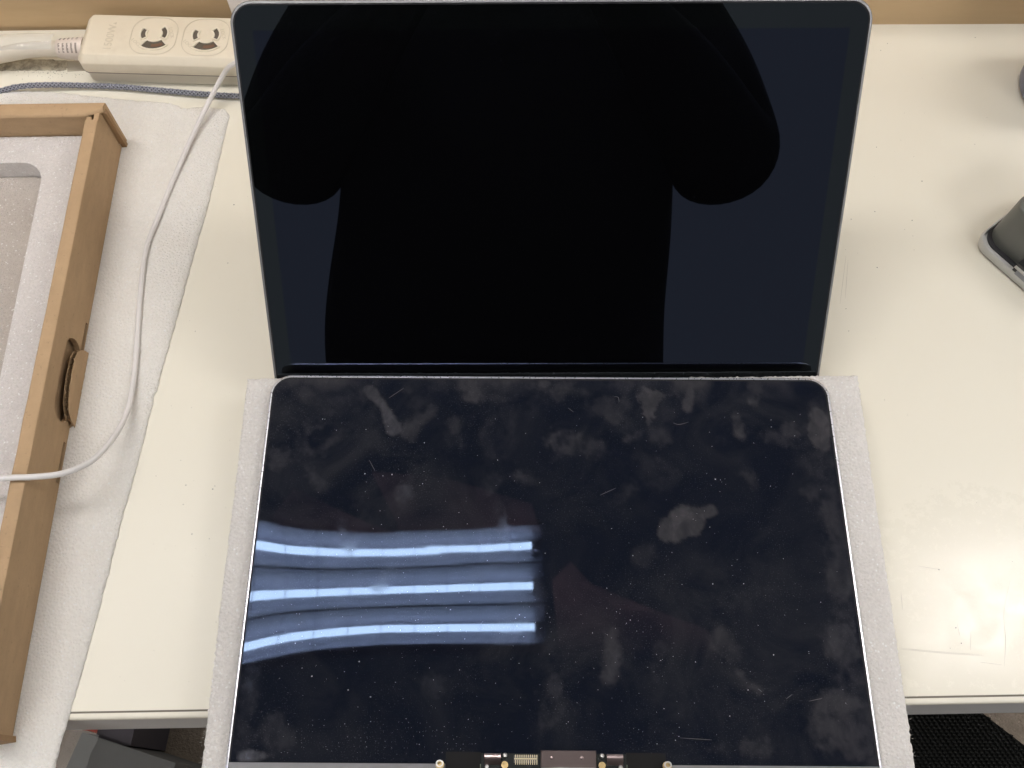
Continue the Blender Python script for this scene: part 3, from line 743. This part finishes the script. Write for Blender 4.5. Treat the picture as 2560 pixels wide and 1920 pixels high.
put('arrow_mark', MB().add([(p[0]-1.1, p[1], ZT-.1), (p[0]+.9, p[1]-1, ZT-.1), (p[0]+.9, p[1]+1, ZT-.1), (p[0]-1.1, p[1], ZT+.18), (p[0]+.9, p[1]-1, ZT+.18), (p[0]+.9, p[1]+1, ZT+.18)], [(0,1,2),(3,5,4),(0,3,4,1),(1,4,5,2),(2,5,3,0)]), M['strip_emboss'], pw)
# cord and ribbed strain relief
CZ = 13.0
rl = MB().tube([(-309, 248.6, CZ), (-313, 248.6, CZ), (-325.5, 248.4, CZ), (-327, 248.4, CZ)], [7.4, 7.4, 6.5, 6.0], 20)
rlo = put('strain_relief', rl, M['relief'], pw, auto=40)
for i in range(5):
    x = -312.6 - i*2.9; rr0 = 7.3 - i*.2
    for a0, a1 in ((25, 78), (102, 150)):
        A = [math.radians(a0 + (a1-a0)*k/8) for k in range(9)]
        vs = []
        for a in A: vs += [(x-.65, 248.5 - (rr0+.1)*math.cos(a), CZ + (rr0+.1)*math.sin(a)), (x+.65, 248.5 - (rr0+.1)*math.cos(a), CZ + (rr0+.1)*math.sin(a))]
        put('relief_slot', MB().add(vs, [(2*k, 2*k+2, 2*k+3, 2*k+1) for k in range(8)]), M['relief_gap'], rlo)
put('cord', MB().tube(spline([(-324, 248.4, CZ), (-335, 248.6, 12.6), (-350, 248.2, 11.5), (-367, 245.0, 10.5), (-400, 239, 8.2), (-470, 232, 5.2)], 8), 5.3, 18), M['cord'], pw, smooth=True)

# dirty tape residue under the cord, small clear tape and a clear bag behind it
o = put('tape_strip', sheet([(-470,252),(-373.5,250.6),(-357.4,251.3),(-343.8,251.1),(-331.3,250.4),(-327,250),(-326.2,242),(-330.5,240.9),(-350.1,241.4),(-371.7,240.7),(-470,239)], .05, .16, 8, jag=.25, jstep=2, seed=31), M['tape_dirty'], base=(-380, 246, 0))
tag(o, 'grey dirty strip of old tape on the desk under the cream cord', 'tape')
o = put('tape_piece', sheet([(-327.5,249.6),(-313,250.2),(-312.2,241.2),(-325.2,240.2)], .2, .28, 0), M['tape_clear'], base=(-320, 245, 0))
tag(o, 'small clear tape patch on the desk beside the strain relief', 'tape')
rows = []
for i in range(14):
    x = -326 - i*9
    rows.append([(x + 1.5*noise.noise((i*.6, j*.6, 2)), 252.5 - j*1.5 - .35*i, 22.5 + 2.6*math.sin(j*.35) + 1.3*noise.noise((i*.9, j*.7, 4))) for j in range(10)])
bgm = MB(); 
vs = [p for r in rows for p in r]; n1 = len(vs)
vs2 = [(x, y+.5, z+.35) for x, y, z in vs]
fs = [(i*10+j, i*10+j+1, (i+1)*10+j+1, (i+1)*10+j) for i in range(13) for j in range(9)]
bgm.add(vs + vs2, fs + [tuple(q_+n1 for q_ in reversed(f)) for f in fs])
o = put('plastic_bag', bgm, M['clear'], base=(-380, 246, 12), smooth=True)
tag(o, 'crumpled clear plastic bag lying on the cream cord', 'plastic bag')

# ------------------------------------------------------------------ white carton behind the strip
o = put('small_carton', spin(MB().rr(-170, 279.6, 82, 9.4, .8, [(.3, 0), (0, .4), (0, 61.5), (.3, 62)], seg=2), .0105, (229, 285)), M['carton'], base=(-170, 279, 0), auto=40)
tag(o, 'white carton edge standing between power strip and back panel', 'carton')

# ------------------------------------------------------------------ cables
wp = [(-120, 225, 70), (-160, 219, 56), (-184, 212, 44), (-201.2, 218.0, 32), (-212.6, 218.6, 18), (-226.0, 193.6, 7.6), (-236.6, 154.2, 4.4), (-242.8, 120.7, 4.2), (-246.3, 100.2, 4.2), (-246.1, 80.2, 4.2), (-243.1, 47.3, 4.2), (-240.2, 21, 4.6), (-238, -5.5, 7.0), (-237.8, -22.5, 13.0), (-239.5, -37.5, 21.0), (-243.8, -50.5, 29.5), (-253.2, -59.2, 37.0), (-266, -62.3, 40.6), (-279.5, -63.2, 41.2), (-310, -66, 40), (-350, -68, 30), (-420, -70, 24)]
o = put('white_cable', MB().tube(spline(wp, 10), 1.65, 14), M['white_cable'], base=(-243, 60, 3), smooth=True)
tag(o, 'smooth white charging cable crossing the foam sheet and the box wall', 'cable')
bp_ = spline([(-420, 214, 2.6), (-372, 220, 2.6), (-352.6, 223.0, 4.9), (-334, 224.9, 4.6), (-312.8, 226.0, 3.0), (-285.7, 225.2, 2.6), (-258.3, 222.4, 2.6), (-231, 219.6, 2.6), (-205.3, 217.8, 2.6), (-170, 216, 2.6), (-130, 216, 2.6)], 30)
br = empty('braided_cable', (-280, 224, 0))
tag(br, 'thin grey braided cable running in front of the power strip', 'cable')
put('core', MB().tube(bp_[::4], 1.5, 10), M['braid_b'], br, smooth=True)
sdist = [0]
for i in range(1, len(bp_)): sdist.append(sdist[-1] + (bp_[i]-bp_[i-1]).length)
def strand(dirn, ph, lift):
    pts = []
    tot = sdist[-1]; m_ = int(tot/.42); j = 0
    for k in range(m_):
        s0 = k*tot/m_
        while j < len(sdist)-2 and sdist[j+1] < s0: j += 1
        f = (s0 - sdist[j])/max(1e-6, sdist[j+1]-sdist[j]); p = bp_[j].lerp(bp_[j+1], f)
        d = (bp_[j+1]-bp_[j]).normalized(); a = Vector((0, 0, 1)); a = (a - d*a.dot(d)).normalized(); b = d.cross(a)
        th = dirn*s0*2*math.pi/10.5 + ph
        r = 1.55 + lift*.16*math.sin(s0*2*math.pi/10.5*4 + ph*2)
        pts.append(p + (a*math.cos(th) + b*math.sin(th))*r)
    return pts
for dirn in (1, -1):
    mbr = MB()
    for k in range(4): mbr.tube(strand(dirn, 2*math.pi*k/4 + (.2 if dirn < 0 else 0), dirn), .37, 5)
    tag(put('braid', mbr, M['braid_a'], br, smooth=True), kind='stuff')

# ------------------------------------------------------------------ grey device at the right edge
DA = math.radians(-52)
dv = empty('grey_device', (314, 96, 0), DA)
tag(dv, 'dark grey plastic device with light grey base and a latch at the right edge', 'device')
put('base_tray', MB().rr(0, 0, 78, 68, 11, [(2.2, 0), (.4, 1.5), (0, 3.5), (.2, 6.5), (.7, 7.3), (1.3, 7.4), (1.7, 6.4), (1.9, 4.5)], seg=10), M['dev_light'], dv, local=True, auto=40)
put('body', MB().rr(-2.4, 2.6, 69, 58, 11.5, [(0, 4.6), (.2, 6), (.9, 37), (1.2, 38.6), (2.0, 39.4), (3.4, 39.6), (4.2, 38.6), (4.8, 35)], seg=10), M['dev_dark'], dv, local=True, auto=40)
put('body_gasket', MB().rr(-1.6, 2.0, 72.2, 61.5, 11, [(0, 4.6), (0, 5.8), (.9, 5.9)], seg=10), M['dev_black'], dv, local=True)
put('latch_recess', MB().box(-10, 26, -33.0, -25, 5.4, 15), M['dev_black'], dv, local=True)
put('latch', MB().loft([[(-7.5, y, z) for y, z in ((-33.6, 6), (-33.8, 9.5), (-31.8, 13), (-29.5, 13.4), (-29.5, 6))], [(2.5, y, z) for y, z in ((-33.6, 6), (-33.8, 9.5), (-31.8, 13), (-29.5, 13.4), (-29.5, 6))]]), M['latch'], dv, local=True, auto=50)
put('latch_pin', MB().tube([(-10, -32.6, 11.5), (6, -32.6, 11.5)], 1.3, 10), M['dev_light'], dv, local=True, smooth=True)
bt = put('bottle', MB().cyl(347, 226, [(22, .2), (27.5, 2), (29.5, 6), (30, 12), (30, 78), (26, 90), (12, 98), (11, 112), (10, 113)], 40), M['bottle'], base=(347, 226, 0), auto=40)
tag(bt, 'dark blue grey bottle cut by the right edge near the back', 'bottle')

# ------------------------------------------------------------------ things below the desk
ch = empty('office_chair', (480, -330, -720), math.radians(0))
tag(ch, 'black mesh seat of a chair under the right side of the desk', 'chair')
SE = [(225, -420), (232, -150), (262, -118), (318, -128), (344, -146), (384, -180), (470, -240), (560, -300), (570, -420), (520, -500), (300, -500)]
put('seat', sheet(SE, -292, -272, 14, lambda x, y: 4*noise.noise((x*.01, y*.01, 0)), seed=4), M['mesh_seat'], ch, auto=40)
th = MB()
for i in range(60):
    for j in range(64):
        x = 236 + i*4.0 + 1.3*(j % 3); y = -120 - j*2.5
        if inside(x, y, SE) and inside(x+3, y-2, SE):
            th.add([(x, y-1.5, -272.5), (x+2.6, y-2.3, -272.5), (x+2.8, y-1.1, -272.5), (x+.2, y-.2, -272.5), (x+.3, y-1.4, -269.6), (x+2.4, y-2.0, -269.6), (x+2.5, y-1.3, -269.6), (x+.4, y-.5, -269.6)], [(4,5,6,7),(0,1,5,4),(1,2,6,5),(2,3,7,6),(3,0,4,7)])
tag(put('seat_weave', th, M['mesh_thread'], ch), kind='stuff')
put('seat_post', MB().cyl(430, -350, [(25, -640), (25, -292)], 16), M['dev_black'], ch, auto=40)
for k in range(5):
    a = 2*math.pi*k/5 + .3
    put('base_leg', MB().tube([(430, -350, -645), (430 + 270*math.cos(a), -350 + 270*math.sin(a), -672)], [22, 14], 8), M['dev_black'], ch)
    put('caster', MB().cyl(430 + 265*math.cos(a), -350 + 265*math.sin(a), [(20, -720), (24, -712), (24, -690), (14, -684)], 12), M['dev_black'], ch, auto=40)

pc = empty('grey_package', (-470, -230, -720))
tag(pc, 'dark grey carton in clear wrap on the floor below the left desk edge', 'carton')
A = math.radians(-16)
bx = MB().box(0, 112, -90, 0, -720, -600); spin(bx, A); shift(bx, -492, -146, 0)
put('carton_body', bx, M['pack_grey'], pc)
bx = MB(); rows = []
for i in range(12):
    rows.append([(-34 + i*5.0 + 2*noise.noise((i, j*.5, 0)), 3 - j*7.0, -596.5 - max(0, 5-i)*7 + 4.0*noise.noise((i*.7, j*.4, 8))) for j in range(12)])
vs = [p for r in rows for p in r]; fs = [(i*12+j, i*12+j+1, (i+1)*12+j+1, (i+1)*12+j) for i in range(11) for j in range(11)]
bx.add(vs, fs); spin(bx, A); shift(bx, -492, -146, 0)
put('clear_wrap', bx, M['clear'], pc, smooth=True)
bx = spin(MB().box(-22, 18, -12, 60, -720, -606), math.radians(-4)); shift(bx, -456, -146, 0)
tag(put('dark_carton', bx, M['pack_purple'], base=(-456, -130, -720)), 'dark purple carton on the floor behind the grey wrapped carton', 'carton')
bx = MB().rr(-512, -118, 26, 44, 8, [(2, -720), (0, -716), (0, -618), (3, -612)], seg=4)
tag(put('red_container', bx, M['red'], base=(-512, -122, -720), auto=40), 'small red plastic thing on the floor under the desk, left', 'container')

# ------------------------------------------------------------------ ceiling lamps: two mirrored in screen and desk, two added unseen
def lamp(xr, ymid, zl, length, yaw, label):
    L = empty('ceiling_lamp', (xr, ymid, zl), yaw)
    tag(L, label, 'ceiling lamp', 'fluorescent ceiling lamps')
    hs = MB()
    hs.box(-length, 0, -146, 146, 88, 92); hs.box(-length, 0, -149, -146, 0, 92); hs.box(-length, 0, 146, 149, 0, 92)
    hs.box(-length-2, -length, -149, 149, 0, 92); hs.box(0, 2, -149, 149, 0, 92)
    put('housing', hs, M['lamp_grey'], L, local=True)
    for yt in (-95, 0, 95):
        put('tube', MB().tube([(-length+25, yt, 34), (-24, yt, 34)], 8.5, 14), M['tube'], L, local=True, smooth=True)
        for x in (-length+12, -12):
            put('lamp_holder', MB().box(x-11, x+11, yt-12, yt+12, 20, 88), M['lamp_white'], L, local=True)
    for yr in (-47.5, 47.5):
        r_ = [(-30, 86), (-26, 60), (-15, 28), (-2, 2), (2, 2), (15, 28), (26, 60), (30, 86)]
        put('reflector', MB().loft([[(x, yr + y, z) for y, z in r_] for x in (-length+1, -1)]), M['lamp_grey'], L, local=True)
    for sgn in (-1, 1):
        r_ = [(sgn*145.5, 1.5), (sgn*136, 2), (sgn*128, 26), (sgn*119, 60), (sgn*116, 86), (sgn*145.5, 86)]
        put('side_reflector', MB().loft([[(x, y, z) for y, z in r_] for x in (-length+1, -1)]), M['lamp_grey'], L, local=True)
    k = 1
    while k*74 < length - 20:
        put('louvre_blade', MB().box(-k*74-.4, -k*74+.4, -145, 145, -4, .8), M['lamp_grey'], L, local=True); k += 1
    return L
lamp(49, 250, 1733, 1230, .038, 'three-tube ceiling lamp reflected as bright bands in the dirty screen')
lamp(2120, 262, 1733, 1230, .038, 'three-tube ceiling lamp above the right side, shining on the desk by the chair')

lamp(49, -1450, 1733, 1230, .038, 'added unseen three-tube ceiling lamp behind the photographer, lighting the power strip front')  # unseen row added to brighten the surfaces facing the camera
lamp(2120, -1450, 1733, 1230, .038, 'added unseen three-tube ceiling lamp behind the photographer on the right side')

# ------------------------------------------------------------------ the photographer, seen as a dark reflection in the upright screen
J = {}
def body():
    V, E, R = [], [], []
    def add(p, r, par=None):
        V.append(Vector(p)*S); R.append((r if isinstance(r, tuple) else (r, r))); i = len(V)-1
        if par is not None: E.append((par, i))
        return i
    pel = add((-32, -455, 110), (218, 120))
    w1 = add((-31, -445, 210), (200, 112), pel); w2 = add((-20, -438, 290), (196, 112), w1); c1 = add((-14, -435, 400), (200, 116), w2)
    c2 = add((-20, -438, 520), (205, 116), c1); c3 = add((-20, -440, 600), (165, 100), c2); nk = add((-19, -425, 690), (55, 55), c3); h0 = add((-19, -405, 745), (62, 70), nk)
    h1 = add((-19, -395, 815), (76, 92), h0); add((-19, -400, 890), (60, 78), h1)
    for sx in (-1, 1):
        cx_ = -18
        sh = add((cx_ + sx*165, -440, 625), 68, c3)
        ua = add((cx_ + sx*208, -425, 500), 72, sh)
        el = add((cx_ + sx*236, -395, 355), 66, ua)
        fa = add((cx_ + sx*170, -325, 425), 50, el); wr = add((cx_ + sx*98, -262, 478), 27, fa); pm = add((cx_ + sx*84, -238, 498), (24, 15), wr)
        for k, (dx, dy, dz, ln) in enumerate(((-16, 16, 18, 30), (-18, 20, 6, 36), (-18, 20, -6, 34), (-15, 16, -17, 28))):
            f1 = add((cx_ + sx*(84+dx*.5), -238 + dy*.9, 498 + dz*.9), 9, pm); f2 = add((cx_ + sx*(84+dx*1.7), -238 + dy*1.2, 498 + dz), 8, f1); add((cx_ + sx*(84+dx*2.3), -238 + dy*1.1, 498 + dz), 7, f2)
        t1 = add((cx_ + sx*70, -246, 512), 10, pm); add((cx_ + sx*56, -244, 516), 8, t1)
        hp = add((cx_ - 12 + sx*95, -458, 60), 92, pel); kn = add((cx_ - 12 + sx*100, -448, -260), 62, hp); an = add((cx_ - 12 + sx*100, -470, -650), 42, kn); add((cx_ - 12 + sx*112, -395, -695), 32, an)
    me = bpy.data.meshes.new('person'); me.from_pydata(V, E, []); o = bpy.data.objects.new('person', me); COL.objects.link(o)
    me.materials.append(M['shirt'])
    md = o.modifiers.new('skin', 'SKIN'); md.use_smooth_shade = True
    for i, sv in enumerate(me.skin_vertices[0].data):
        sv.radius = (R[i][0]*S, R[i][1]*S); sv.use_root = (i == 0)
    o.modifiers.new('sub', 'SUBSURF').levels = 2; o.modifiers['sub'].render_levels = 3
    return o
pb = body()
tag(pb, 'person in black taking the photo, seen as a dark reflection in the upright screen', 'person')
hr = MB()
for k in range(9):
    a = math.pi*.5*k/8
hr.loft([[(-19 + 84*math.cos(t_)*math.cos(p_), -408 + 100*math.sin(t_)*math.cos(p_), 835 + 112*math.sin(p_)) for t_ in np.linspace(0, 2*math.pi, 24, endpoint=False)] for p_ in np.linspace(.12, 1.5, 9)])
put('hair', hr, M['hair'], pb, smooth=True)
# the phone: its back camera is where the picture is taken from
phm = MB().rr(0, 0, 150, 72, 10, [(1.5, 2.0), (0, 3.5), (0, 8.5), (1.5, 10)], seg=6)
R3 = Matrix.Rotation(.0063, 4, 'Z') @ Matrix.Rotation(.41695, 4, 'X')
phm.v = [tuple(R3 @ Vector((x + 52, y - 20, z + 1)) + Vector((-18.82, -213.28, 502.5))) for x, y, z in phm.v]
tag(put('phone', phm, M['phone'], base=(30, -220, 500), auto=40), 'black phone held up by the photographer', 'phone')
